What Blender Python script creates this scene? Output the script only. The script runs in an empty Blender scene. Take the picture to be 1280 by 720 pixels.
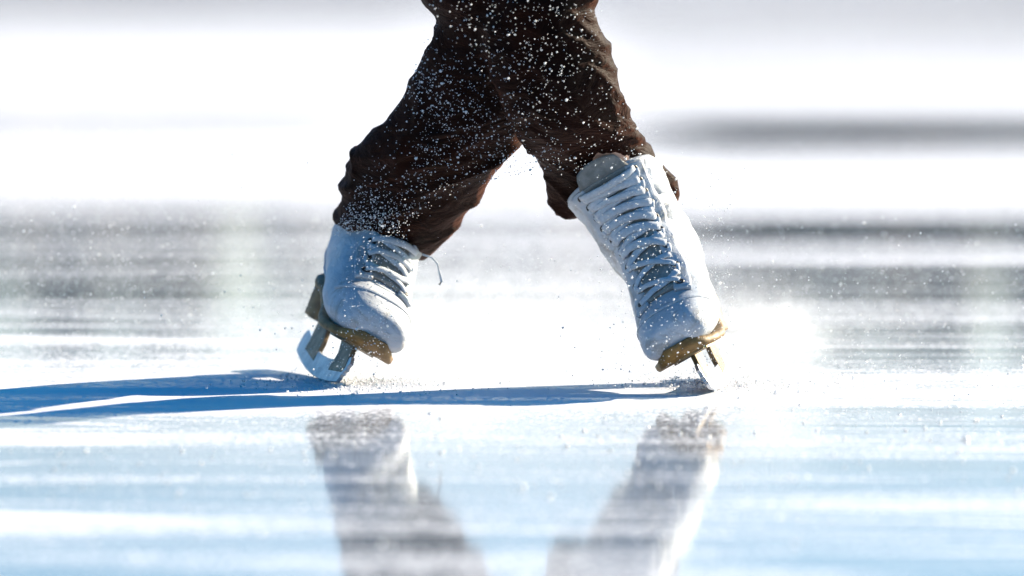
import bpy, bmesh, math, random
import numpy as np
from mathutils import Vector, Matrix, noise

random.seed(7)
RNG = np.random.default_rng(11)
C = bpy.context.scene.collection
SC = bpy.context.scene
R = math.radians

# ------------------------------------------------------------------ camera
DIST, MPP, PITCH = 8.0, 0.00095, R(3.805)
FPX = DIST / MPP
CAMH = 0.652
CAM = Vector((0, -DIST, CAMH))
FWD = Vector((0, math.cos(PITCH), -math.sin(PITCH)))
UPV = Vector((0, math.sin(PITCH), math.cos(PITCH)))


def at(px, py, y):
    """point of the photograph (1280x720) at world depth y (used to size the clothing)"""
    d = FWD + Vector((1, 0, 0)) * ((px - 640) / FPX) + UPV * ((360 - py) / FPX)
    return CAM + d * ((y + DIST) / d.y)


cam = bpy.data.cameras.new("camera")
camo = bpy.data.objects.new("camera", cam)
C.objects.link(camo)
camo.location = CAM
camo.rotation_euler = (R(90) - PITCH, 0, 0)
cam.sensor_width = 36
cam.lens = FPX * 36 / 1280
cam.clip_end = 2000
cam.clip_start = 0.1
cam.dof.use_dof = True
cam.dof.focus_distance = 7.97
cam.dof.aperture_fstop = 3.6
SC.camera = camo

# ------------------------------------------------------------------ materials
def mat(name):
    m = bpy.data.materials.new(name)
    m.use_nodes = True
    nt = m.node_tree
    nt.nodes.clear()
    out = nt.nodes.new("ShaderNodeOutputMaterial")
    return m, nt, out


class NT:
    """small helper for writing node maths"""

    def __init__(s, nt):
        s.nt = nt

    def n(s, kind, **kw):
        nd = s.nt.nodes.new(kind)
        for k, v in kw.items():
            setattr(nd, k, v)
        return nd

    def put(s, sock, v):
        if isinstance(v, bpy.types.NodeSocket):
            s.nt.links.new(v, sock)
        else:
            sock.default_value = v

    def m(s, op, a, b=0.0, c=0.0, clamp=False):
        nd = s.n("ShaderNodeMath", operation=op, use_clamp=clamp)
        s.put(nd.inputs[0], a)
        s.put(nd.inputs[1], b)
        if op in ("MULTIPLY_ADD", "SMOOTH_MIN", "SMOOTH_MAX", "WRAP"):
            s.put(nd.inputs[2], c)
        return nd.outputs[0]

    def step(s, v, lo, hi, a=0.0, b=1.0):
        nd = s.n("ShaderNodeMapRange", interpolation_type="SMOOTHSTEP")
        s.put(nd.inputs[0], v)
        for i, q in enumerate((lo, hi, a, b)):
            s.put(nd.inputs[1 + i], q)
        return nd.outputs[0]

    def mapping(s, vec, loc=(0, 0, 0), rot=(0, 0, 0), scale=(1, 1, 1)):
        nd = s.n("ShaderNodeMapping")
        s.put(nd.inputs[0], vec)
        nd.inputs[1].default_value = loc
        nd.inputs[2].default_value = rot
        nd.inputs[3].default_value = scale
        return nd.outputs[0]

    def noise(s, vec, scale=1.0, detail=3.0, rough=0.55, dist=0.0):
        nd = s.n("ShaderNodeTexNoise")
        s.put(nd.inputs["Vector"], vec)
        nd.inputs["Scale"].default_value = scale
        nd.inputs["Detail"].default_value = detail
        nd.inputs["Roughness"].default_value = rough
        nd.inputs["Distortion"].default_value = dist
        return nd.outputs[0]

    def mix(s, f, a, b):
        nd = s.n("ShaderNodeMix", data_type="RGBA")
        s.put(nd.inputs[0], f)
        s.put(nd.inputs[6], a)
        s.put(nd.inputs[7], b)
        return nd.outputs[2]

    def fmix(s, f, a, b):
        nd = s.n("ShaderNodeMix", data_type="FLOAT")
        s.put(nd.inputs[0], f)
        s.put(nd.inputs[2], a)
        s.put(nd.inputs[3], b)
        return nd.outputs[0]

    def bump(s, h, strength=0.3, dist=0.01):
        nd = s.n("ShaderNodeBump")
        nd.inputs["Strength"].default_value = strength
        nd.inputs["Distance"].default_value = dist
        s.put(nd.inputs["Height"], h)
        return nd.outputs[0]

    def bsdf(s, **kw):
        nd = s.n("ShaderNodeBsdfPrincipled")
        for k, v in kw.items():
            s.put(nd.inputs[k.replace("_", " ")], v)
        return nd


def rgb(r, g, b):
    return (r, g, b, 1.0)


def m_leather():
    m, nt, out = mat("white_leather")
    t = NT(nt)
    co = t.n("ShaderNodeTexCoord").outputs["Object"]
    a = t.noise(co, 38, 4, 0.6)
    sc = t.noise(t.mapping(co, scale=(60, 60, 22)), 1.0, 5, 0.62, 0.6)
    scuff = t.step(sc, 0.60, 0.74)
    col = t.mix(t.step(a, 0.35, 0.75), rgb(0.45, 0.48, 0.52), rgb(0.38, 0.40, 0.43))
    pat = t.step(t.noise(co, 26, 5, 0.7, 0.8), 0.50, 0.66)
    col = t.mix(t.m("MULTIPLY", pat, 0.62), col, rgb(0.22, 0.20, 0.17))
    col = t.mix(t.m("MULTIPLY", scuff, 0.6), col, rgb(0.30, 0.29, 0.27))
    gr = t.noise(co, 420, 3, 0.6)
    cr = t.noise(t.mapping(co, scale=(28, 28, 60)), 1.0, 3, 0.55, 0.8)
    h = t.m("ADD", t.m("MULTIPLY", gr, 0.25), t.m("MULTIPLY", cr, 1.2))
    b = t.bsdf(Base_Color=col, Roughness=t.fmix(a, 0.42, 0.62), Normal=t.bump(h, 0.55, 0.004))
    b.inputs["Specular IOR Level"].default_value = 0.35
    nt.links.new(b.outputs[0], out.inputs[0])
    return m


def m_plain(name, c1, c2, rough=0.6, scale=60, spec=0.4, metallic=0.0, bump=0.3, bscale=300, bdist=0.002):
    m, nt, out = mat(name)
    t = NT(nt)
    co = t.n("ShaderNodeTexCoord").outputs["Object"]
    a = t.step(t.noise(co, scale, 4, 0.6), 0.3, 0.7)
    b = t.bsdf(Base_Color=t.mix(a, rgb(*c1), rgb(*c2)), Roughness=t.fmix(a, rough, min(1, rough + 0.15)),
               Metallic=metallic, Normal=t.bump(t.noise(co, bscale, 3, 0.6), bump, bdist))
    b.inputs["Specular IOR Level"].default_value = spec
    nt.links.new(b.outputs[0], out.inputs[0])
    return m


def m_fabric(name, c1, c2):
    m, nt, out = mat(name)
    t = NT(nt)
    co = t.n("ShaderNodeTexCoord").outputs["Object"]
    a = t.step(t.noise(co, 14, 5, 0.6), 0.35, 0.7)
    fine = t.noise(co, 900, 2, 0.5)
    fold = t.noise(t.mapping(co, rot=(0.3, 0.5, 0.2), scale=(22, 22, 50)), 1.0, 4, 0.55, 1.0)
    h = t.m("ADD", t.m("MULTIPLY", fine, 0.06), fold)
    b = t.bsdf(Base_Color=t.mix(a, rgb(*c1), rgb(*c2)), Roughness=0.62, Normal=t.bump(h, 0.8, 0.010))
    b.inputs["Specular IOR Level"].default_value = 0.04
    b.inputs["Sheen Weight"].default_value = 0.15
    b.inputs["Sheen Tint"].default_value = rgb(.75, .30, .18)
    b.inputs["Sheen Roughness"].default_value = 0.35
    nt.links.new(b.outputs[0], out.inputs[0])
    return m


def m_snowgrain():
    m, nt, out = mat("snow_grain")
    t = NT(nt)
    d = t.n("ShaderNodeBsdfDiffuse")
    d.inputs[0].default_value = rgb(0.74, 0.76, 0.78)
    tr = t.n("ShaderNodeBsdfTranslucent")
    tr.inputs[0].default_value = rgb(0.9, 0.92, 0.95)
    mx = t.n("ShaderNodeMixShader")
    mx.inputs[0].default_value = 0.72
    nt.links.new(d.outputs[0], mx.inputs[1])
    nt.links.new(tr.outputs[0], mx.inputs[2])
    gl = t.n("ShaderNodeBsdfGlossy")
    gl.inputs["Roughness"].default_value = .38
    m2 = t.n("ShaderNodeMixShader")
    m2.inputs[0].default_value = .22
    nt.links.new(mx.outputs[0], m2.inputs[1])
    nt.links.new(gl.outputs[0], m2.inputs[2])
    nt.links.new(m2.outputs[0], out.inputs[0])
    return m


def m_ice():
    """clear glossy ice with bands of frost, snow powder and skate scratches lying on it"""
    m, nt, out = mat("rink_ice")
    t = NT(nt)
    pos = t.n("ShaderNodeNewGeometry").outputs["Position"]
    sep = t.n("ShaderNodeSeparateXYZ")
    nt.links.new(pos, sep.inputs[0])
    x, y = sep.outputs[0], sep.outputs[1]
    # wandering edges of the frost bands
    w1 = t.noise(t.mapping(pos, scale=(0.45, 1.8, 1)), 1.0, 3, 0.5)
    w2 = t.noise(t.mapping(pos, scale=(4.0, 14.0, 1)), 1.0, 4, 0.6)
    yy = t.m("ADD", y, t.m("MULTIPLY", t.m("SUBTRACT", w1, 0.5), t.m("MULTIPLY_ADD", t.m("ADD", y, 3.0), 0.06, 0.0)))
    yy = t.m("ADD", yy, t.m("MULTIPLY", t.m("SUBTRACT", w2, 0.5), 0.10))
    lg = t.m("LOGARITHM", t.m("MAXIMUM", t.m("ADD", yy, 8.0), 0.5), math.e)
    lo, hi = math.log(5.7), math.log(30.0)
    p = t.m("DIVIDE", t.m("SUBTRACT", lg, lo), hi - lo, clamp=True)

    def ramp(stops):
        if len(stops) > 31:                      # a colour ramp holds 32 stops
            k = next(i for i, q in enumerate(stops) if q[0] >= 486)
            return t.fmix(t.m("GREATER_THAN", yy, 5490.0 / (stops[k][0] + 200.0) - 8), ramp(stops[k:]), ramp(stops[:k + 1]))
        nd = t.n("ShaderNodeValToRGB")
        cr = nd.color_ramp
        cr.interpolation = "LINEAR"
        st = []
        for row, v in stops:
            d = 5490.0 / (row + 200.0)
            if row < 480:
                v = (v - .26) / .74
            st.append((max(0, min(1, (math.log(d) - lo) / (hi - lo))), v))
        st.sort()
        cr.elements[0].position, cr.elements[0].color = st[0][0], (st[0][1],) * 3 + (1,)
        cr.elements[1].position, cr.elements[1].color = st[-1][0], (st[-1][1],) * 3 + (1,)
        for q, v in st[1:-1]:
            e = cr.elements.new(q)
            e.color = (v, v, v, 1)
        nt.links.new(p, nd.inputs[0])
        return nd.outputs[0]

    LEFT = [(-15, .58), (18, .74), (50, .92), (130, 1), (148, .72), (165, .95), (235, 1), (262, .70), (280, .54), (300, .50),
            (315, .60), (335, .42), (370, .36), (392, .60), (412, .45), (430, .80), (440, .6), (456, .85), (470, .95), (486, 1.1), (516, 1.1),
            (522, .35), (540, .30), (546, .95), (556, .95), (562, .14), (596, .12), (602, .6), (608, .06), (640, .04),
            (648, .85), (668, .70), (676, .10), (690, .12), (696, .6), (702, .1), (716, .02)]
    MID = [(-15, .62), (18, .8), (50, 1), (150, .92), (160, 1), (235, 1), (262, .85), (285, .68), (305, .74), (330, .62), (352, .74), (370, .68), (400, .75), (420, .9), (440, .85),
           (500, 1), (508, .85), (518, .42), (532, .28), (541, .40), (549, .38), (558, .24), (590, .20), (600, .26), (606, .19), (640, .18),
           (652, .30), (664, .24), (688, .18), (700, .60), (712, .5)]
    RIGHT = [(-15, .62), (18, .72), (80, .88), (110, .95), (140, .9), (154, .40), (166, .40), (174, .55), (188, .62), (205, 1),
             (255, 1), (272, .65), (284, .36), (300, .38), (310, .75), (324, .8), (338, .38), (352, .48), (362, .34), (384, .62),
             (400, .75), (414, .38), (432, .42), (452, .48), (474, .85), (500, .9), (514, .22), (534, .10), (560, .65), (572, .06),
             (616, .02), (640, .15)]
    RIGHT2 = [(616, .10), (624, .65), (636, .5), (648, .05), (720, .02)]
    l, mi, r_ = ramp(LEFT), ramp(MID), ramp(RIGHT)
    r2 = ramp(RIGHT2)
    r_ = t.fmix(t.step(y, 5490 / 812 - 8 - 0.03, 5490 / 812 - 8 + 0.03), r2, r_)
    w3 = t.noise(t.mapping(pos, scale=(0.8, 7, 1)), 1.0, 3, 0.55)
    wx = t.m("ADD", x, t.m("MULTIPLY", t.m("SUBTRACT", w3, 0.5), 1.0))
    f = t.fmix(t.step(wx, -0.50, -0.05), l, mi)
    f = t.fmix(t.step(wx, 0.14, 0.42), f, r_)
    # long streaks left by blades, at several widths and slightly different headings
    def streak(rot, sx, sy, a, b, det=3.0):
        n_ = t.noise(t.mapping(pos, rot=(0, 0, R(rot)), scale=(sx, sy, 1)), 1.0, det, 0.55)
        return t.step(n_, a, b)
    pol = t.step(t.m("ABSOLUTE", t.m("ADD", x, .02)), .26, .52, .42, 1.0)
    s1 = streak(3, 0.30, 9, 0.40, 0.70)
    s2 = streak(-6, 1.1, 30, 0.54, 0.68)
    s3 = streak(9, 0.8, 55, 0.60, 0.70)
    s4 = streak(-15, 0.6, 40, 0.63, 0.71)
    dark = streak(4, 0.9, 26, 0.54, 0.70)
    f = t.m("ADD", f, t.m("MULTIPLY", t.m("SUBTRACT", s1, 0.5), t.m("MULTIPLY", pol, 0.42)))
    f = t.m("ADD", f, t.m("MULTIPLY", s2, 0.14))
    f = t.m("ADD", f, t.m("MULTIPLY", s3, t.m("MULTIPLY", pol, 0.35)))
    f = t.m("ADD", f, t.m("MULTIPLY", s4, t.m("MULTIPLY", pol, 0.30)))
    near = t.m("MULTIPLY", t.step(y, -.9, -.25, 1.0, 0.0), pol)                 # fresher, shinier ice with clean cuts
    f = t.m("ADD", f, t.m("MULTIPLY", near, t.m("MULTIPLY", t.m("ADD", s3, s4), 0.55)))
    glitter = t.noise(t.mapping(pos, scale=(110, 34, 1)), 1.0, 1, 0.5)
    f = t.m("ADD", f, t.m("MULTIPLY", t.step(y, -.1, .1, .7, 0.0), t.step(glitter, .66, .74)))  # glitter of the near ice, painted as white dots in the frost mask
    f = t.m("SUBTRACT", f, t.m("MULTIPLY", dark, t.m("MULTIPLY", pol, t.fmix(near, .30, .10))))
    cut = None
    rr = random.Random(5)
    brk = t.noise(t.mapping(pos, scale=(1.3, 2.5, 1)), 1.0, 4, 0.6)
    for k in range(22):                                   # curved cuts left by earlier skaters
        yk = rr.uniform(-2.0, -.15) if k < 14 else rr.uniform(.3, 5)
        rad = rr.uniform(2.5, 14)
        ang = R(90 + rr.uniform(-16, 16)) * (1 if rr.random() < .5 else -1)
        ctr = (rr.uniform(-.3, .3) - rad * math.cos(ang), yk - rad * math.sin(ang), 0)
        dn = t.n("ShaderNodeVectorMath", operation="DISTANCE")
        nt.links.new(pos, dn.inputs[0])
        dn.inputs[1].default_value = ctr
        wd = rr.uniform(.010, .030)
        ln = t.m("SUBTRACT", 1.0, t.m("DIVIDE", t.m("ABSOLUTE", t.m("SUBTRACT", dn.outputs["Value"], rad)), wd), clamp=True)
        ln = t.m("MULTIPLY", ln, rr.uniform(.5, 1.0))
        cut = ln if cut is None else t.m("MAXIMUM", cut, ln)
    f = t.m("ADD", f, t.m("MULTIPLY", t.m("MULTIPLY", cut, pol), t.step(brk, .34, .52, 0.0, 1.0)))
    solid = t.step(f, .80, .98)
    # powder: fine speckle where the ice is half frosted
    sp = t.noise(t.mapping(pos, scale=(150, 45, 1)), 1.0, 2, 0.7)
    sp2 = t.noise(t.mapping(pos, scale=(40, 16, 1)), 1.0, 3, 0.6)
    amt = t.m("MULTIPLY", t.step(f, 0.10, 0.45), t.m("SUBTRACT", 1.0, t.m("MULTIPLY", solid, .85)))
    f = t.m("ADD", f, t.m("MULTIPLY", t.m("MULTIPLY", t.step(sp, 0.46, 0.68, -0.25, 0.55), amt), 0.8))
    f = t.m("ADD", f, t.m("MULTIPLY", t.m("MULTIPLY", t.m("SUBTRACT", sp2, 0.5), amt), 0.9), clamp=True)
    frost_n = t.bump(t.m("ADD", sp, sp2), 0.12, 0.004)
    fr = t.bsdf(Base_Color=rgb(0.69, 0.69, 0.73), Roughness=0.8, Normal=frost_n)
    fr.inputs["Specular IOR Level"].default_value = 0.02
    wav = t.noise(t.mapping(pos, scale=(5, 5, 1)), 1.0, 4, 0.6)
    fine = t.noise(t.mapping(pos, scale=(60, 140, 1)), 1.0, 2, 0.6)
    hh = t.m("ADD", t.m("MULTIPLY", wav, 1.0), t.m("MULTIPLY", fine, 0.05))
    ci = t.bsdf(Base_Color=rgb(0.04, 0.07, 0.10), Roughness=0.06, IOR=1.33, Normal=t.bump(hh, 0.06, 0.004))
    mx = t.n("ShaderNodeMixShader")
    nt.links.new(f, mx.inputs[0])
    nt.links.new(ci.outputs[0], mx.inputs[1])
    nt.links.new(fr.outputs[0], mx.inputs[2])
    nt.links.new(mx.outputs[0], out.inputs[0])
    return m


M = dict(
    leather=m_leather(),
    tongue=m_plain("tongue_felt", (0.20, 0.195, 0.18), (0.30, 0.29, 0.27), 0.85, 90, 0.1),
    lace=m_plain("lace_cotton", (0.55, 0.58, 0.62), (0.46, 0.48, 0.51), 0.85, 200, 0.1, 0, 0.6, 900, 0.001),
    sole=m_plain("tan_sole", (0.23, 0.13, 0.030), (0.12, 0.065, 0.016), 0.5, 70, 0.4),
    eyelet=m_plain("dark_eyelet", (0.03, 0.03, 0.03), (0.05, 0.045, 0.04), 0.4, 80, 0.5, 0.6),
    steel=m_plain("blade_steel", (0.55, 0.57, 0.60), (0.42, 0.44, 0.47), 0.32, 60, 0.5, 0.85),
    brown_metal=m_plain("holder_metal", (0.20, 0.14, 0.065), (0.11, 0.075, 0.04), 0.4, 60, 0.5, 0.6),  # brown reflection of the sole put into the metal colour
    trouser=m_fabric("brown_trouser", (0.014, 0.0040, 0.0022), (0.0042, 0.0016, 0.0013)),
    jacket=m_fabric("dark_jacket", (0.020, 0.012, 0.011), (0.012, 0.009, 0.009)),
    skin=m_plain("skin", (0.55, 0.34, 0.25), (0.48, 0.28, 0.20), 0.5, 30),
    wool=m_plain("dark_wool", (0.03, 0.03, 0.04), (0.02, 0.02, 0.025), 0.9, 60, 0.1),
    grain=m_snowgrain(),
    ice=m_ice(),
    snow=m_plain("bank_snow", (0.82, 0.84, 0.88), (0.74, 0.78, 0.84), 0.8, 2, 0.1, 0, 0.5, 6, 0.1),
    fir=m_plain("fir_needles", (0.10, 0.075, 0.05), (0.14, 0.105, 0.07), 0.8, 3, 0.1),
)

# ------------------------------------------------------------------ mesh helpers
def link(name, verts, faces, material, parent=None, smooth=True):
    me = bpy.data.meshes.new(name)
    me.from_pydata([tuple(v) for v in verts], [], [tuple(f) for f in faces])
    bm = bmesh.new()
    bm.from_mesh(me)
    bmesh.ops.recalc_face_normals(bm, faces=bm.faces)
    bm.to_mesh(me)
    bm.free()
    if smooth:
        me.polygons.foreach_set("use_smooth", [True] * len(me.polygons))
    me.materials.append(material)
    o = bpy.data.objects.new(name, me)
    C.objects.link(o)
    if parent is not None:
        o.parent = parent
    return o


class MB:
    def __init__(s):
        s.v, s.f = [], []

    def add(s, v, f):
        k = len(s.v)
        s.v += [Vector(p) for p in v]
        s.f += [tuple(i + k for i in q) for q in f]

    def loft(s, rings, caps=True, closed=True):
        n = len(rings[0])
        v = [p for r in rings for p in r]
        f = []
        for i in range(len(rings) - 1):
            for j in range(n if closed else n - 1):
                a, b = i * n + j, i * n + (j + 1) % n
                f.append((a, b, b + n, a + n))
        if caps and closed:
            f.append(tuple(range(n))[::-1])
            f.append(tuple((len(rings) - 1) * n + j for j in range(n)))
        s.add(v, f)

    def tube(s, pts, r, n=8, flat=1.0, ups=None):
        pts = [Vector(p) for p in pts]
        rings = []
        for i, p in enumerate(pts):
            tg = (pts[min(i + 1, len(pts) - 1)] - pts[max(i - 1, 0)]).normalized()
            u = Vector(ups[i]) if ups else Vector((0.13, 0.2, 1))
            sd = tg.cross(u)
            if sd.length < 1e-5:
                sd = tg.cross(Vector((1, 0, 0)))
            sd.normalize()
            u = sd.cross(tg).normalized()
            rr = r[i] if isinstance(r, (list, tuple)) else r
            rings.append([p + sd * rr * math.cos(a) + u * rr * flat * math.sin(a)
                          for a in [2 * math.pi * k / n for k in range(n)]])
        s.loft(rings)

    def plate(s, poly, x0, x1, bev=0.0):
        """closed polygon in (y,z) given thickness along x, with bevelled rims"""
        n = len(poly)
        cy = sum(p[0] for p in poly) / n
        if bev:
            ins = []
            for i in range(n):
                a, b, c = Vector(poly[i - 1]), Vector(poly[i]), Vector(poly[(i + 1) % n])
                d1, d2 = (b - a).normalized(), (c - b).normalized()
                nr = Vector((-(d1 + d2).y, (d1 + d2).x))
                nr.normalize()
                ins.append(b + nr * bev)
            ar = sum(poly[i - 1][0] * poly[i][1] - poly[i][0] * poly[i - 1][1] for i in range(n))
            if ar < 0:
                ins = [2 * Vector(poly[i]) - ins[i] for i in range(n)]
            rings = [[(x0, *p) for p in ins], [(x0 + bev, *p) for p in poly], [(x1 - bev, *p) for p in poly],
                     [(x1, *p) for p in ins]]
        else:
            rings = [[(x0, *p) for p in poly], [(x1, *p) for p in poly]]
        s.loft(rings)

    def build(s, name, material, parent=None, smooth=True):
        return link(name, s.v, s.f, material, parent, smooth)


def catmull(pts, n):
    pts = [np.array(p, float) for p in pts]
    m = len(pts) - 1
    out = []
    for i in range(n):
        u = i / (n - 1) * m
        k = min(int(u), m - 1)
        t = u - k
        p0 = pts[k - 1] if k > 0 else 2 * pts[0] - pts[1]
        p1, p2 = pts[k], pts[k + 1]
        p3 = pts[k + 2] if k + 2 <= m else 2 * pts[m] - pts[m - 1]
        out.append(0.5 * (2 * p1 + (p2 - p0) * t + (2 * p0 - 5 * p1 + 4 * p2 - p3) * t * t + (3 * p1 - p0 - 3 * p2 + p3) * t ** 3))
    return np.array(out)


def smooth_angle(o, deg=35):
    me = o.data
    bm = bmesh.new()
    bm.from_mesh(me)
    for e in bm.edges:
        if len(e.link_faces) == 2 and e.calc_face_angle(0) > R(deg):
            e.smooth = False
    bm.to_mesh(me)
    bm.free()


# ------------------------------------------------------------------ the skate
BACK = [(.150, .084), (.141, .071), (.115, .0655), (.06, .067), (.0, .081), (-.05, .097), (-.092, .104), (-.121, .111),
        (-.131, .134), (-.127, .172), (-.122, .210), (-.124, .243), (-.130, .276)]
FRONT = [(.152, .090), (.148, .108), (.122, .125), (.080, .139), (.048, .160), (.024, .187), (.008, .210), (.000, .229),
         (-.002, .248), (-.001, .263), (.002, .277), (.006, .291), (.014, .306)]
WID = [.013, .036, .047, .0525, .052, .049, .048, .049, .051, .054, .057, .060, .065]
NT_ = 72
PB, PF, PW = catmull(BACK, NT_), catmull(FRONT, NT_), catmull([(w,) for w in WID], NT_)[:, 0]


def surf(t, phi, off=0.0, side=1):
    """point of the boot: t 0 toe .. 1 top, phi 0 front centre, + towards the outside of the foot"""
    def raw(t, phi):
        t = max(0.0, min(1.0, t))
        u = t * (NT_ - 1)
        k = min(int(u), NT_ - 2)
        q = u - k
        b = PB[k] * (1 - q) + PB[k + 1] * q
        f = PF[k] * (1 - q) + PF[k + 1] * q
        w = PW[k] * (1 - q) + PW[k + 1] * q
        c, h = (f + b) / 2, (f - b) / 2
        foot = max(0.0, 1 - t / 0.5)
        cs, sn = math.cos(phi), math.sin(phi)
        e = 2 / (2.25 + 0.5 * foot)
        ch = math.copysign(abs(cs) ** e, cs)
        sh = math.copysign(abs(sn) ** e, sn)
        w = w * (1 - 0.16 * foot * ch)
        # ankle bones and slack leather
        yz = c + h * ch
        x = w * sh - 0.010 * max(0, 1 - t / 0.35) ** 1.5
        x += 0.005 * math.exp(-((t - .70) / .07) ** 2) * sh
        return Vector((x * side, yz[0], yz[1]))
    p = raw(t, phi)
    d = 0.004
    du = raw(min(1, t + d), phi) - raw(max(0, t - d), phi)
    dv = raw(t, phi + 0.03) - raw(t, phi - 0.03)
    nrm = du.cross(dv)
    if nrm.length < 1e-9:
        nrm = Vector((0, 1, 0))
    nrm.normalize()
    # outward
    u = t * (NT_ - 1)
    k = min(int(max(0, u)), NT_ - 2)
    cen = Vector((0, *((PB[k] + PF[k]) / 2)))
    if nrm.dot(p - cen) < 0:
        nrm = -nrm
    wr = 0.0
    if t > 0.3:
        wr = 0.0016 * noise.noise(Vector((p.x * 30, p.y * 30, p.z * 75))) + 0.0012 * noise.noise(p * 90)
    return p + nrm * (off + wr), nrm


def patch(t0, t1, p0, p1, nt, np_, off, thick, side, shape=None):
    """a piece of leather lying on the boot"""
    top, bot = [], []
    for i in range(nt + 1):
        a = i / nt
        t = t0 + (t1 - t0) * a
        for j in range(np_ + 1):
            b = j / np_
            lo, hi = (p0(a), p1(a)) if callable(p0) else (p0, p1)
            ph = lo + (hi - lo) * b
            dt = shape(a, b) if shape else 0
            pp, _ = surf(t + dt, ph, off + thick, side)
            qq, _ = surf(t + dt, ph, off - 0.001, side)
            top.append(pp)
            bot.append(qq)
    n = np_ + 1
    f = []
    N = len(top)
    for i in range(nt):
        for j in range(np_):
            a = i * n + j
            f.append((a, a + 1, a + n + 1, a + n))
            f.append((N + a, N + a + n, N + a + n + 1, N + a + 1))
    for i in range(nt):
        for j in (0, np_):
            a = i * n + j
            f.append((a, a + n, N + a + n, N + a))
    for j in range(np_):
        for i in (0, nt):
            a = i * n + j
            f.append((a, N + a, N + a + 1, a + 1))
    return top + bot, f


def footprint(y):
    """half widths (inner, outer) of the sole at y"""
    ys = [-.133, -.128, -.115, -.09, -.05, 0, .04, .08, .115, .138, .150, .154]
    ws = [.006, .020, .032, .036, .033, .033, .040, .0445, .041, .030, .014, .004]
    return float(np.interp(y, ys, ws))


def sole_z(y):
    k = np.argsort(PB[:48, 0])
    return float(np.interp(y, PB[:48, 0][k], PB[:48, 1][k])) - 0.001


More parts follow.
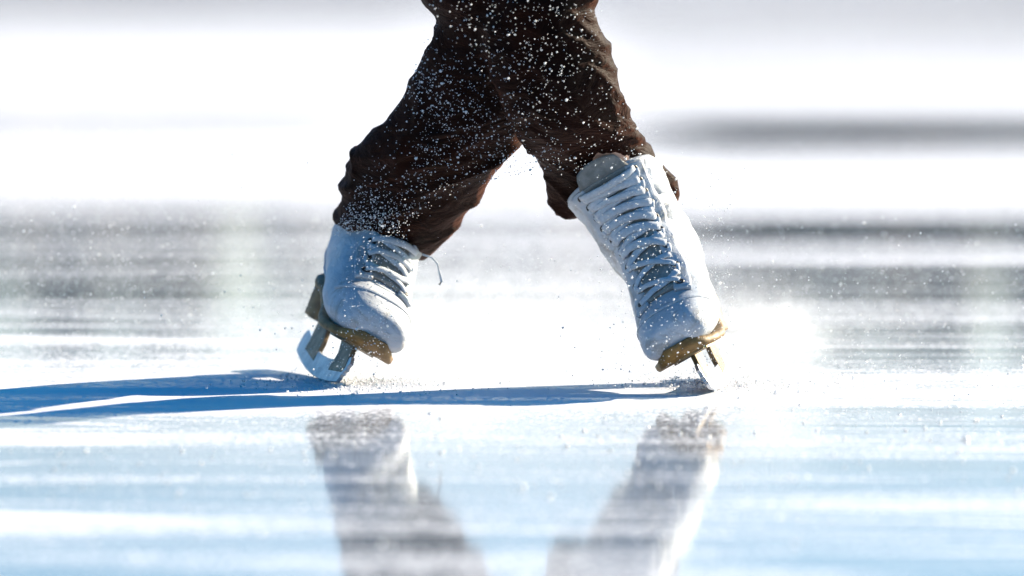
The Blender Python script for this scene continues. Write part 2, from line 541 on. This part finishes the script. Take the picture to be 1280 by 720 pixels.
def make_skate(side, rowsl=8, label=None, parent=None, bow=False, tmax=1.0):
    # tmax: how far up the shaft this boot goes (a low collar is hidden by the trousers)
    # boot upper
    T0 = .235
    mb = MB()
    rings = []
    nphi = 56
    for i in range(NT_ + 1):
        t = i / NT_ * tmax
        rings.append([surf(t, 2 * math.pi * j / nphi, 0, side)[0] for j in range(nphi)])
    # rolled collar and the inside of the shaft
    for off, dz in ((-.002, .004), (-.006, .003), (-.008, -.010), (-.010, -.05), (-.03, -.055)):
        rings.append([surf(tmax, 2 * math.pi * j / nphi, off, side)[0] + Vector((0, 0, dz)) for j in range(nphi)])
    mb.loft(rings)
    boot = mb.build("ice_skate", M["leather"], parent)
    # tongue
    mb = MB()
    mb.add(*patch(T0 + .015, tmax, lambda a: -.34 - .16 * a, lambda a: .34 + .16 * a, 46, 10, 0.0015, .0035, side))
    rr = []
    for k, (dz, off) in enumerate(((0, .004), (.012, .006), (.024, .011), (.030, .014))):   # end standing above the collar
        row = []
        for j in range(11):
            ph = -.5 + j * .1
            ph *= (1 - .12 * k)
            row.append(surf(tmax, ph, off, side)[0] + Vector((0, 0, dz * (1 - .5 * (ph / .5) ** 2))))
        row2 = [p + Vector((0, -.007, -.001)) for p in row[::-1]]
        rr.append(row + row2)
    mb.loft(rr)
    mb.build("tongue", M["tongue"] if side < 0 else M["tongue"], boot)
    # facings with the eyelets
    fin, fout = lambda a: .30 + .10 * a, lambda a: .78 + .05 * a
    for sg in (-1, 1):
        mb = MB()
        mb.add(*patch(T0, tmax, (lambda a, s=sg: s * fin(a)), (lambda a, s=sg: s * fout(a)), 44, 7, .001, .0042, side))
        mb.build("eyelet_facing", M["leather"], boot)
    # toe cap seam and heel counter
    mb = MB()
    mb.add(*patch(.40, .75, 2.35, 2 * math.pi - 2.35, 26, 16, 0, .0022, side))
    mb.build("heel_counter", M["leather"], boot)
    mb = MB()
    for q in range(2):
        pts, ups = [], []
        for j in range(31):
            ph = -1.5 + 3.0 * j / 30
            p, n_ = surf(.165 + .006 * q + .07 * abs(ph / 1.5) ** 2, ph, .0006, side)
            pts.append(p)
            ups.append(n_)
        mb.tube(pts, .0009, 5, ups=ups)
    mb.build("toe_seam", M["lace"], boot)
    # eyelets and laces
    N = rowsl
    ts = [T0 + .03 + (tmax - .04 - T0 - .03) * i / (N - 1) for i in range(N)]

    def eye(i, sg):
        a = (ts[i] - T0) / (tmax - T0)
        return sg * (fin(a) + .17)
    for i in range(N):
        for sg in (-1, 1):
            p, n_ = surf(ts[i], eye(i, sg), .0052, side)
            mb = MB()
            a = n_.orthogonal().normalized()
            b = n_.cross(a)
            rg = []
            for rr_, hh in ((.0058, -.0008), (.0058, .0010), (.0042, .0016), (.0026, .0008), (.0012, -.0004)):
                rg.append([p + (a * math.cos(q) + b * math.sin(q)) * rr_ + n_ * hh for q in [2 * math.pi * k / 12 for k in range(12)]])
            mb.loft(rg)
            mb.build("eyelet", M["eyelet"], boot)
    mb = MB()

    def strand(tA, pA, tB, pB_, lift, rad=.0050, n=15, fl=.45):
        pts, ups = [], []
        j1, j2, j3 = random.uniform(-.008, .008), random.uniform(-.008, .008), random.uniform(-.014, .010)
        tA, tB, rad = tA + j1, tB + j2, rad * random.uniform(.8, 1.2)
        for k in range(n):
            u = k / (n - 1)
            sag = math.sin(math.pi * u)
            p, n_ = surf(tA + (tB - tA) * u + j3 * math.sin(math.pi * u), pA + (pB_ - pA) * u, .0066 + lift * sag, side)
            p = p + Vector((0, 0, .0012 * noise.noise(p * 120)))
            pts.append(p)
            ups.append(n_)
        mb.tube(pts, rad, 8, fl, ups)
    for i in range(N - 1):
        hook = i >= N - 3
        tA, tB = ts[i], ts[i + 1]
        dt = (tB - tA)
        strand(tA - .002, eye(i, -1), tA + dt * .55, eye(i, 1) * 1.0, .0016)
        strand(tA + .006, eye(i, 1), tA + dt * .75, eye(i, -1) * 1.0, .0045)
        for sg in (-1, 1):                                   # short run down the outside of each facing
            strand(tA + dt * (.55 if sg > 0 else .75), eye(i, sg), tB, eye(i + 1, sg) + .05 * sg, .001, .0030)
    strand(ts[-1], eye(N - 1, -1), ts[-1] + .006, eye(N - 1, 1), .006)
    mb.build("lace", M["lace"], boot)
    if bow:
        mb = MB()
        tk = ts[-2]
        kp, kn = surf(tk, 0.02, .014, side)
        lat = Vector((side, 0, 0))
        dn = Vector((0, .25, -1)).normalized()
        sphere(mb, kp, (.010, .008, .008))
        for sg, ln, dr in ((-1, .026, .8), (1, .024, .9)):
            pts = []
            for k in range(17):
                u = k / 16
                a = 2 * math.pi * u
                out = lat * sg * ln * math.sin(a / 2) + dn * (ln * dr * math.sin(a / 2) ** 1.3 + .014 * math.sin(a)) + kn * (.004 * math.sin(a / 2) - .03 * math.sin(a / 2) ** 2 * .35)
                pts.append(kp + out)
            mb.tube(pts, .0030, 7, .7)
        for sg, ln in ((-.5, .045), (.35, .04)):
            pts = [kp + lat * sg * ln * u + dn * ln * u ** 1.1 + kn * (.012 * math.sin(3 * u)) for u in [k / 10 for k in range(11)]]
            mb.tube(pts, .0028, 7, .7)
        mb.build("lace_bow", M["lace"], boot)
    # leather sole
    mb = MB()
    rings = []
    ys = list(np.linspace(-.132, .1535, 60))
    for y in ys:
        w = footprint(y)
        xo = -0.008 * max(0, (y - .03) / .12) ** 1.3
        z1 = sole_z(min(y, .146)) + .004
        z0 = z1 - .0105
        sec = []
        for (fx, fz) in ((-1, .25), (-1, .8), (-.94, 1), (0, 1), (.94, 1), (1, .8), (1, .25), (.95, 0), (0, 0), (-.95, 0)):
            sec.append(Vector(((fx * (w + .0025) + xo) * side, y, z0 + fz * (z1 - z0))))
        rings.append(sec)
    mb.loft(rings)
    mb.build("sole", M["sole"], boot)
    # stacked heel
    mb = MB()
    rings = []
    for k in range(9):
        u = k / 8
        ring = []
        for a in [2 * math.pi * j / 28 for j in range(28)]:
            fl = 1 - .13 * u
            sy = math.sin(a)
            yv = -.094 + .037 * sy * fl + .006 * u
            if sy > .55:
                yv = -.094 + .037 * .55 * fl + .006 * u + (sy - .55) * .012
            xv = .0345 * math.copysign(abs(math.cos(a)) ** .8, math.cos(a)) * fl
            ridge = .0005 * (k % 2)
            z = (sole_z(yv) - .006) * (1 - u) + .060 * u
            ring.append(Vector((xv * (1 + ridge * 20), yv, z)))
        rings.append(ring)
    mb.loft(rings)
    mb.build("heel", M["sole"], boot)
    # blade: runner with rocker, toe pick in front
    Rk = 0.85

    def zb(y):
        return Rk - math.sqrt(Rk * Rk - y * y)
    bot = [(y, zb(y)) for y in np.linspace(-.150, .128, 40)]
    pick = [(.133, .016), (.1315, .0195), (.139, .0205), (.137, .025), (.145, .0275), (.141, .032), (.147, .037), (.141, .042), (.135, .045)]
    top = [(y, zb(y) + .0315 - .004 * math.sin((y + .15) / .28 * math.pi)) for y in np.linspace(.122, -.146, 30)]
    tail = [(-.154, .043), (-.161, .036), (-.161, .023), (-.155, .015)]
    mb = MB()
    mb.plate(bot + pick + top + tail, -.0023, .0023, .0005)
    bl = mb.build("blade", M["steel"], boot)
    smooth_angle(bl, 30)
    # stanchions and mounting plates
    mb = MB()
    zs_f, zs_h = sole_z(.09) - .0065, .060
    fr = [(.128, zb(.12) + .014), (.133, .030), (.128, .040), (.118, zs_f), (.040, zs_f), (.050, .050), (.062, .040), (.060, zb(.060) + .014)]
    mb.plate(fr[::-1], -.0030, .0030, .0006)
    front_mb, mb = mb, MB()
    rb = [(-.038, zb(-.038) + .014), (-.042, .040), (-.050, .050), (-.060, zs_h), (-.122, zs_h), (-.116, .041), (-.112, .033), (-.114, zb(-.114) + .014)]
    mb.plate(rb, -.0030, .0030, .0006)

    def mount(mb, y0, y1, w0, w1, zf):
        rings = []
        for k in range(15):
            u = k / 14
            y = y0 + (y1 - y0) * u
            w = (w0 + (w1 - w0) * u) * max(.25, math.sin(math.pi * (0.08 + .84 * u))) ** .35
            z = zf(y)
            rings.append([Vector((-w, y, z)), Vector((-w, y, z - .003)), Vector((w, y, z - .003)), Vector((w, y, z))])
        mb.loft(rings)
    mount(front_mb, .045, .132, .026, .030, lambda y: sole_z(y) - .0060)
    mount(mb, -.127, -.062, .022, .026, lambda y: .0615)
    for q in (front_mb, mb):
        smooth_angle(q.build("blade_holder", M["brown_metal"], boot), 30)
    if label:
        boot["label"] = label
    return boot


def sphere(mb, c, r, n=10):
    rings = []
    for i in range(1, n):
        a = math.pi * i / n
        rings.append([Vector(c) + Vector((r[0] * math.sin(a) * math.cos(b), r[1] * math.sin(a) * math.sin(b), r[2] * math.cos(a)))
                      for b in [2 * math.pi * k / 12 for k in range(12)]])
    mb.loft(rings)


def frame_for(fx, roll, pitch=0.0):
    """skate axes: toe heading (fx,-1) on the ice, shaft leaning by roll towards +x"""
    F = Vector((fx, -1, 0)).normalized()
    sd = Vector((-F.y, F.x, 0))                      # horizontal, pointing to photo right
    U = Vector((0, 0, 1)) * math.cos(roll) + sd * math.sin(roll)
    F2 = F * math.cos(pitch) + U * math.sin(pitch)
    U2 = U * math.cos(pitch) - F * math.sin(pitch)
    X = F2.cross(U2)
    m = Matrix((X, F2, U2)).transposed().to_4x4()
    return m


# ------------------------------------------------------------------ the skater
def skin_mesh(name, joints, bones, radii, material, parent=None, root=0, sub=2):
    me = bpy.data.meshes.new(name)
    me.from_pydata([tuple(j) for j in joints], bones, [])
    o = bpy.data.objects.new(name, me)
    C.objects.link(o)
    sk = o.modifiers.new("skin", "SKIN")
    lay = me.skin_vertices[0].data if me.skin_vertices else None
    if lay is None:
        bpy.context.view_layer.update()
        lay = me.skin_vertices[0].data
    for i, r in enumerate(radii):
        lay[i].radius = (r, r) if not isinstance(r, tuple) else r
        lay[i].use_root = (i == root)
    sk.use_smooth_shade = True
    sb = o.modifiers.new("sub", "SUBSURF")
    sb.levels = sb.render_levels = sub
    bpy.context.view_layer.update()
    dg = bpy.context.evaluated_depsgraph_get()
    nm = bpy.data.meshes.new_from_object(o.evaluated_get(dg))
    o.modifiers.clear()
    o.data = nm
    nm.materials.clear()
    nm.materials.append(material)
    nm.polygons.foreach_set("use_smooth", [True] * len(nm.polygons))
    if parent is not None:
        o.parent = parent
    return o


L0 = Vector(((408 - 640) * MPP * 1.014, 0.112, 0.0))
R0 = Vector(((907 - 640) * MPP, 0.020, 0.0))
MLM = frame_for(0.24, R(30), R(-3))
MLM.translation = Vector(((410 - 640) * MPP * 1.010, .085, .001)) - MLM.to_3x3() @ Vector((0, .085, .004))
MRM = Matrix.Translation(R0) @ frame_for(-0.13, R(-30), R(0)) @ Matrix.Scale(.95, 4)
ank_l, ank_r = MLM @ Vector((0, -.07, .19)), MRM @ Vector((0, -.10, .20))
toe_l, toe_r = MLM @ Vector((0, .11, .085)), MRM @ Vector((0, .11, .085))
kn_l, kn_r = at(622, -10, -.04), at(672, -10, -.08)
hip_l, hip_r = at(560, -390, .16), at(735, -390, .16)
J = [at(645, -420, .17), hip_l, kn_l, ank_l, toe_l, hip_r, kn_r, ank_r, toe_r,
     at(645, -560, .13), at(645, -760, .03), at(645, -850, -.01), at(645, -925, -.03), at(645, -985, -.05), at(645, -1050, -.05), at(645, -1110, -.04),
     at(480, -800, .04), at(370, -610, -.02), at(300, -430, -.14), at(285, -350, -.19),
     at(810, -800, .04), at(925, -610, -.02), at(1000, -430, -.14), at(1015, -350, -.19)]
B = [(0, 1), (1, 2), (2, 3), (3, 4), (0, 5), (5, 6), (6, 7), (7, 8), (0, 9), (9, 10), (10, 11), (11, 12), (12, 13), (13, 14), (14, 15),
     (10, 16), (16, 17), (17, 18), (18, 19), (10, 20), (20, 21), (21, 22), (22, 23)]
RAD = [.10, .075, .045, .02, .02, .075, .045, .02, .02, .11, .10, .055, .05, .075, .085, .05,
       .048, .038, .027, .022, .048, .038, .027, .022]
person = skin_mesh("person", J, B, RAD, M["skin"], None, 0, 2)
person["label"] = "ice skater in dark trousers and white skates braking with legs apart on the ice"
person["category"] = "person"

jk = skin_mesh("jacket", [J[0], J[9], J[10], J[11], J[16], J[17], J[18], J[20], J[21], J[22]],
               [(0, 1), (1, 2), (2, 3), (2, 4), (4, 5), (5, 6), (2, 7), (7, 8), (8, 9)],
               [.18, .155, .15, .065, .075, .06, .045, .075, .06, .045], M["jacket"], person, 1, 2)
hat = MB()
sphere(hat, J[14] + Vector((0, .01, .055)), (.098, .108, .085), 14)
hat.build("knit_hat", M["wool"], person)
for a, b in ((18, 19), (22, 23)):
    g = MB()
    d = (J[b] - J[a]).normalized()
    up = Vector((0, .3, 1))
    g.tube([J[a] - d * .02, J[a] + d * .03, J[b], J[b] + d * .05, J[b] + d * .085, J[b] + d * .10], [.040, .040, .046, .042, .030, .008], 14, .6)
    sd = d.cross(up).normalized() * (1 if a == 18 else -1)
    g.tube([J[b] - d * .01, J[b] + sd * .035 + d * .01, J[b] + sd * .055 + d * .04, J[b] + sd * .058 + d * .06], [.018, .018, .016, .006], 10)
    g.build("mitten", M["wool"], person)

# trousers: two lofted legs joined at the hips
def leg_rings(rows, n=40, sub=9):
    raw = []
    for (ax, ay, bx, by, y, k) in rows:
        a, b = at(ax, ay, y), at(bx, by, y)
        raw.append(tuple((a + b) / 2) + tuple((b - a) / 2) + (k,))
    pts = catmull(raw, (len(rows) - 1) * sub + 1)
    rings = []
    for i, r in enumerate(pts):
        c, e1, k = Vector(r[:3]), Vector(r[3:6]), r[6]
        q0, q1 = Vector(pts[max(i - 1, 0)][:3]), Vector(pts[min(i + 1, len(pts) - 1)][:3])
        e2 = Vector((0, 1, 0)) * e1.length * k
        rings.append([c + e1 * math.cos(a) + e2 * math.sin(a) for a in [2 * math.pi * j / n for j in range(n)]])
    return rings


LEFT_LEG = [(421, 276, 531, 326, .235, 1.05), (424, 250, 553, 309, .208, 1.0), (429, 214, 590, 262, .165, .95), (443, 186, 624, 214, .115, .92), (487, 145, 655, 168, .065, .9),
            (514, 95, 676, 115, .02, .9), (546, 38, 690, 60, -.035, .9), (531, 0, 700, 10, -.06, .95), (503, -60, 700, -60, -.04, 1), (490, -160, 690, -170, .02, 1),
            (465, -290, 660, -300, .09, 1), (455, -400, 655, -410, .15, .95)]
RIGHT_LEG = [(692, 274, 852, 252, .150, .58), (680, 240, 848, 222, .125, .62), (673, 206, 814, 186, .078, .78), (650, 178, 790, 143, .0, .85), (622, 115, 768, 78, -.055, .9),
             (602, 55, 744, 16, -.085, .92), (596, 5, 757, -16, -.09, .95), (598, -60, 785, -65, -.06, 1), (610, -160, 798, -165, .0, 1),
             (635, -290, 830, -295, .08, 1), (640, -400, 838, -405, .15, .95)]
mb = MB()
mb.loft(leg_rings(LEFT_LEG))
mb.loft(leg_rings(RIGHT_LEG))
mb.loft(leg_rings([(460, -330, 832, -330, .14, .62), (455, -400, 838, -400, .15, .66), (470, -480, 825, -480, .15, .66), (490, -540, 805, -540, .13, .66)]))
tr = mb.build("trousers", M["trouser"], person)
rm = tr.modifiers.new("r", "REMESH")
rm.mode = "VOXEL"
rm.voxel_size = 0.0048
sm = tr.modifiers.new("s", "SMOOTH")
sm.iterations = 3
bpy.context.view_layer.update()
nm = bpy.data.meshes.new_from_object(tr.evaluated_get(bpy.context.evaluated_depsgraph_get()))
tr.modifiers.clear()
tr.data = nm
# folds
bm = bmesh.new()
bm.from_mesh(nm)
bm.normal_update()


def ridge(v):
    return 1 - abs(noise.noise(v)) * 2.2


nrm = [v.normal.copy() for v in bm.verts]
for v, n_ in zip(bm.verts, nrm):
    p = v.co
    if p.z > .75:
        continue
    s = 1 if p.x > at(660, 188, 0).x - 0.25 * (p.z - .28) * 0 else -1
    lean = 0.45 if s < 0 else -0.38
    u = p.x - lean * p.z                       # across the leg
    w = p.z + .55 * s * u                      # along it, slanting
    r1, r2 = ridge(Vector((u * 6, p.y * 5, w * 15 + 3 * s))), ridge(Vector((u * 13 + w * 12, p.y * 8, w * 8 - u * 9 + 9)))
    r3 = ridge(Vector((u * 9 - w * 6, p.y * 9, w * 26 + u * 12)))
    d = .0055 * max(0, r1) ** 3 + .0055 * max(0, r2) ** 4 + .0035 * max(0, r3) ** 3 - .001
    d += .0022 * noise.noise(Vector((u * 22, p.y * 16, w * 40)))
    d += .0010 * noise.noise(p * 95)
    # fabric gathers above the boots and behind the knee
    d += .0025 * math.exp(-((p.z - .27) / .07) ** 2) * noise.noise(Vector((u * 12, p.y * 12, w * 62)))
    v.co = p + n_ * (d * .8 - .002)
bmesh.ops.smooth_vert(bm, verts=bm.verts, factor=.15, use_axis_x=True, use_axis_y=True, use_axis_z=True)
bm.to_mesh(nm)
bm.free()
nm.materials.clear()
nm.materials.append(M["trouser"])
nm.polygons.foreach_set("use_smooth", [True] * len(nm.polygons))

sk_l = make_skate(1, 9, "scuffed white skate with its outer side in blue shade and the trouser hem over its top", person, tmax=.80)
sk_l.matrix_world = MLM
sk_r = make_skate(-1, 9, "white skate laced up to its open collar with the trouser caught behind it", person)
sk_r.matrix_world = MRM

mb = MB()
inv = MLM.inverted()
mb.tube([inv @ at(px, py, .13) for px, py in ((528, 318), (540, 322), (547, 330), (549, 340), (552, 352), (549, 356))], [.0012, .0012, .0012, .0013, .0022, .0018], 6)
mb.build("lace_end", M["lace"], sk_l)

# ------------------------------------------------------------------ snow thrown up by the blades
ICO = None


def grains(name, pts, sizes, label, category):
    global ICO
    if ICO is None:
        bm = bmesh.new()
        bmesh.ops.create_icosphere(bm, subdivisions=1, radius=1)
        ICO = (np.array([v.co[:] for v in bm.verts]), np.array([[v.index for v in f.verts] for f in bm.faces]))
        bm.free()
    V, Fc = ICO
    n = len(pts)
    sq = RNG.uniform(.6, 1.35, (n, 1, 3))
    verts = (V[None] * sq * RNG.uniform(.75, 1.25, (n, len(V), 1))) * sizes[:, None, None] + pts[:, None, :]
    faces = Fc[None] + (np.arange(n) * len(V))[:, None, None]
    me = bpy.data.meshes.new(name)
    vv = verts.reshape(-1, 3)
    ff = faces.reshape(-1)
    me.vertices.add(len(vv))
    me.vertices.foreach_set("co", vv.ravel())
    me.loops.add(len(ff))
    me.loops.foreach_set("vertex_index", ff.astype(np.int32))
    me.polygons.add(len(ff) // 3)
    me.polygons.foreach_set("loop_start", np.arange(0, len(ff), 3, dtype=np.int32))
    me.update()
    me.validate()
    me.materials.append(M["grain"])
    o = bpy.data.objects.new(name, me)
    C.objects.link(o)
    o["label"], o["category"], o["kind"] = label, category, "stuff"
    return o


def jet(o, n, vx, vy, vz, spread, tmax):
    """grains flung from a blade, each somewhere along its own flight"""
    base = np.array(o)
    v = np.array([vx, vy, vz]) * RNG.uniform(.35, 1.25, (n, 1)) + RNG.normal(0, 1, (n, 3)) * spread
    v[:, 2] = np.abs(v[:, 2])
    tt = RNG.uniform(0.01, 1, (n, 1)) ** .8 * tmax
    st = RNG.uniform(-.14, .12, (n, 1)) * np.array([[.2, -.95, 0]])
    p = base + st + v * tt
    p[:, 2] -= 4.9 * tt[:, 0] ** 2
    return p[p[:, 2] > .002]


P = []
P.append(jet(L0 + Vector((-.02, 0, 0)), 260, .15, -.55, 1.7, np.array([.40, .25, .6]), .40))
P.append(jet(L0, 350, .9, .5, 1.3, np.array([.5, .35, .5]), .36))
P.append(jet(R0, 900, -.5, -.65, 1.5, np.array([.6, .25, .6]), .38))
P.append(jet(R0, 1500, .9, .3, .9, np.array([.6, .4, .4]), .34))
# the curtain flung up in front of the legs
n = 7000
zz = .20 + .30 * RNG.beta(1.25, 1.5, n)
lo_ = np.interp(zz, [.20, .32, .43, .5], [-.215, -.155, -.105, -.105])
hi_ = np.interp(zz, [.20, .22, .27, .29, .40, .5], [-.14, -.12, -.02, .17, .12, .10])
u = RNG.beta(1.0, 1.5, n)
q = np.stack([lo_ + (hi_ - lo_) * u, np.interp(zz, [.2, .3, .45], [.12, -.01, -.16]) - RNG.uniform(.0, .12, n), zz - .02], 1)
keep = np.array([noise.noise(Vector((a * 9 - c_ * 7, b_ * 6, c_ * 9 + a * 5))) + .5 * noise.noise(Vector((a * 34, b_ * 20, c_ * 34))) for a, b_, c_ in q])
P.append(q[keep > RNG.normal(.02, .34, n)])
n = 700
n = 700
zz = RNG.uniform(.02, .20, n)
q = np.stack([-.225 + .2 * zz + RNG.uniform(0, .065, n), RNG.uniform(-.10, .03, n), zz], 1)
P.append(q)
n = 500
n = 1000
q = np.stack([RNG.uniform(.10, .26, n), RNG.uniform(-.22, -.10, n), RNG.uniform(.02, .26, n)], 1)
P.append(q)
# fine powder hanging low over the ice to both sides
n = 14000
q = np.stack([RNG.uniform(-.85, .85, n), RNG.normal(1.1, .7, n).clip(.35, 4), np.abs(RNG.normal(0, .085, n)) + .003], 1)
P.append(q)
n = 4000
q = np.stack([RNG.normal(-.55, .22, n), RNG.uniform(.45, 1.2, n), RNG.uniform(.05, .27, n)], 1)
P.append(q)
P = np.concatenate(P)
# nothing inside the skater's clothes is kept visible anyway; sizes vary from dust to crumbs
S = np.exp(RNG.normal(math.log(.00052), .42, len(P))).clip(.0003, .0017)
grains("snow_spray", P, S, "fine snow and ice crumbs sprayed into the air around the skates", "snow spray")

# crumbs lying on the ice
n = 2500
q = np.stack([RNG.uniform(-1.1, 1.1, n), RNG.uniform(-1.9, 2.6, n), RNG.uniform(0, .001, n)], 1)
a = np.stack([RNG.normal(.5, .28, 160), RNG.normal(-.7, .28, 160), RNG.uniform(0, .001, 160)], 1)
b = np.stack([RNG.normal(-.18, .06, 900), RNG.normal(.08, .08, 900), np.abs(RNG.normal(0, .001, 900))], 1)
c = np.stack([RNG.normal(.26, .07, 700), RNG.normal(.08, .08, 700), np.abs(RNG.normal(0, .003, 700))], 1)
q[(q[:, 1] > -.55) & (q[:, 1] < .35) & (q[:, 0] < .3), 1] -= 1.1
Q = np.concatenate([q, a, b, c])
S = np.exp(RNG.normal(math.log(.0009), .45, len(Q))).clip(.0004, .0026)
S[2500:2660] *= 1.4
grains("ice_crumbs", Q, S, "loose ice crumbs and shavings scattered over the rink surface", "ice crumbs")


def puff(name, c, r, dens, label):
    mb = MB()
    sphere(mb, (0, 0, 0), (1, 1, 1), 16)
    m, nt, out = mat(name)
    t = NT(nt)
    co = t.n("ShaderNodeTexCoord").outputs["Object"]
    ln = t.n("ShaderNodeVectorMath", operation="LENGTH")
    nt.links.new(co, ln.inputs[0])
    fall = t.m("POWER", t.m("SUBTRACT", 1.0, ln.outputs["Value"], clamp=True), 2.3)
    nz = t.step(t.noise(co, 2.6, 4, 0.6), .30, .75, .15, 1.6)
    v = t.n("ShaderNodeVolumePrincipled")
    v.inputs["Color"].default_value = rgb(.97, .98, 1.0)
    v.inputs["Anisotropy"].default_value = .35
    nt.links.new(t.m("MULTIPLY", t.m("MULTIPLY", fall, nz), dens), v.inputs["Density"])
    nt.links.new(v.outputs[0], out.inputs["Volume"])
    o = mb.build(name, m)
    o.location, o.scale = c, r
    o["label"], o["category"], o["kind"] = label, "snow mist", "stuff"
    return o


puff("snow_mist", R0 + Vector((.055, .09, .045)), (.125, .12, .105), 9, "bright cloud of snow mist around the blade of the skate at right")
puff("snow_mist", L0 + Vector((.150, .02, .025)), (.12, .14, .085), 11, "bright cloud of snow mist beside the toe of the skate at left")
puff("snow_mist", Vector((0, .25, .05)), (.75, .55, .16), .9, "thin veil of snow dust spreading low across the ice behind the skates")

# ------------------------------------------------------------------ rink and surroundings
mb = MB()
xs = [-400, -6, -2, -1, 0, 1, 2, 6, 400]
ysg = [-60, -4, -2, -1, 0, 1, 2, 4, 10, 25, 60, 400]
v = [(x, y, 0) for y in ysg for x in xs]
f = [(j * 9 + i, j * 9 + i + 1, (j + 1) * 9 + i + 1, (j + 1) * 9 + i) for j in range(len(ysg) - 1) for i in range(8)]
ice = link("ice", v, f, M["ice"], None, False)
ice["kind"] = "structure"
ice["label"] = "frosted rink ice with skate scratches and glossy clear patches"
# ploughed snow along the far shore
mb = MB()
rings = []
for i in range(240):
    x = -150 + i * 300 / 239
    hgt = .7 + .35 * noise.noise(Vector((x * .2, 3, 0))) + .15 * noise.noise(Vector((x * 1.1, 5, 0)))
    y0 = 62 + 1.5 * noise.noise(Vector((x * .1, 8, 0)))
    rings.append([Vector((x, y0 - 2.2, -.1)), Vector((x, y0 - 1.3, hgt * .45)), Vector((x, y0 - .5, hgt * .9)), Vector((x, y0 + .2, hgt)),
                  Vector((x, y0 + 1.2, hgt * .8)), Vector((x, y0 + 3, hgt * .35)), Vector((x, y0 + 6, -.1))])
mb.loft(rings)
sb = mb.build("snow_bank", M["snow"])
sb["kind"] = "structure"
# the wood beyond it, whose dark reflection greys the far ice
mb = MB()
for i in range(760):
    x = random.gauss(0, 22) if i < 420 else random.uniform(-130, 130)
    y = random.uniform(84, 120)
    h = random.uniform(5.4, 7.6) * (y / 88)
    rad = h * random.uniform(.16, .24)
    rings = []
    nl = 6
    for k in range(nl):
        for (u, s_) in ((k / nl, 1.0), ((k + .8) / nl, .45)):
            rr = rad * (1 - u) * s_ * (1.25 if s_ == 1 else 1) + .03
            rings.append([Vector((x + rr * math.cos(a) * (1 + .25 * math.sin(5 * a + k + i)), y + rr * math.sin(a) * (1 + .25 * math.sin(5 * a + k + i)), .08 * h + u * .92 * h))
                          for a in [2 * math.pi * j / 10 for j in range(10)]])
    mb.loft(rings)
    mb.tube([(x, y, -.1), (x, y, .12 * h)], .10, 6)
fo = mb.build("forest", M["fir"], None, False)
fo["kind"] = "stuff"
fo["label"], fo["category"] = "dark line of conifers far beyond the rink", "forest"

# ------------------------------------------------------------------ light
EL, AZ = R(22), R(35)          # elevation; azimuth measured from +x towards +y
sd = Vector((math.cos(EL) * math.cos(AZ), math.cos(EL) * math.sin(AZ), math.sin(EL)))
sun = bpy.data.lights.new("sun", "SUN")
sun.energy, sun.angle, sun.color = 5.0, R(.5), (1.0, .87, .70)
so = bpy.data.objects.new("sun", sun)
C.objects.link(so)
so.rotation_euler = sd.to_track_quat("Z", "Y").to_euler()
W = bpy.data.worlds.new("World")
SC.world = W
W.use_nodes = True
nt = W.node_tree
nt.nodes.clear()
t = NT(nt)
out = t.n("ShaderNodeOutputWorld")
bg = t.n("ShaderNodeBackground")
sky = t.n("ShaderNodeTexSky")
sky.sky_type = "NISHITA"
sky.sun_disc = False
sky.sun_elevation = EL
sky.sun_rotation = R(90) - AZ
sky.air_density, sky.dust_density, sky.ozone_density = 1.0, 1.5, 2.5
gen = t.n("ShaderNodeTexCoord").outputs["Generated"]
sz = t.n("ShaderNodeSeparateXYZ")
nt.links.new(gen, sz.inputs[0])
up = t.step(sz.outputs[2], 0.085, 0.22)          # pale hazy horizon, deep blue overhead
hs = t.n("ShaderNodeHueSaturation")
t.put(hs.inputs["Saturation"], t.fmix(up, 1.1, 2.9))
t.put(hs.inputs["Value"], t.fmix(up, .95, 0.62))
nt.links.new(sky.outputs[0], hs.inputs["Color"])
tint = t.n("ShaderNodeMix", data_type="RGBA", blend_type="MULTIPLY")
tint.inputs[0].default_value = 1
t.put(tint.inputs[6], hs.outputs[0])
t.put(tint.inputs[7], t.mix(up, t.mix(t.step(sz.outputs[2], 0.045, 0.105), rgb(1.0, .92, .77), rgb(.76, .80, .97)), rgb(.25, 1.10, 1.12)))
nt.links.new(tint.outputs[2], bg.inputs[0])
bg.inputs[1].default_value = .09
nt.links.new(bg.outputs[0], out.inputs[0])

vs = SC.view_settings
vs.view_transform = "Standard"
vs.look = "None"
vs.exposure = 1.7
vs.gamma = 1
vs.use_curve_mapping = False
SC.render.engine = "CYCLES"
cy = SC.cycles
cy.use_denoising = True
cy.max_bounces = 8
cy.volume_bounces = 2
cy.transparent_max_bounces = 8
cy.volume_step_rate = 1.0
cy.caustics_reflective = cy.caustics_refractive = False
cy.sample_clamp_indirect = 8
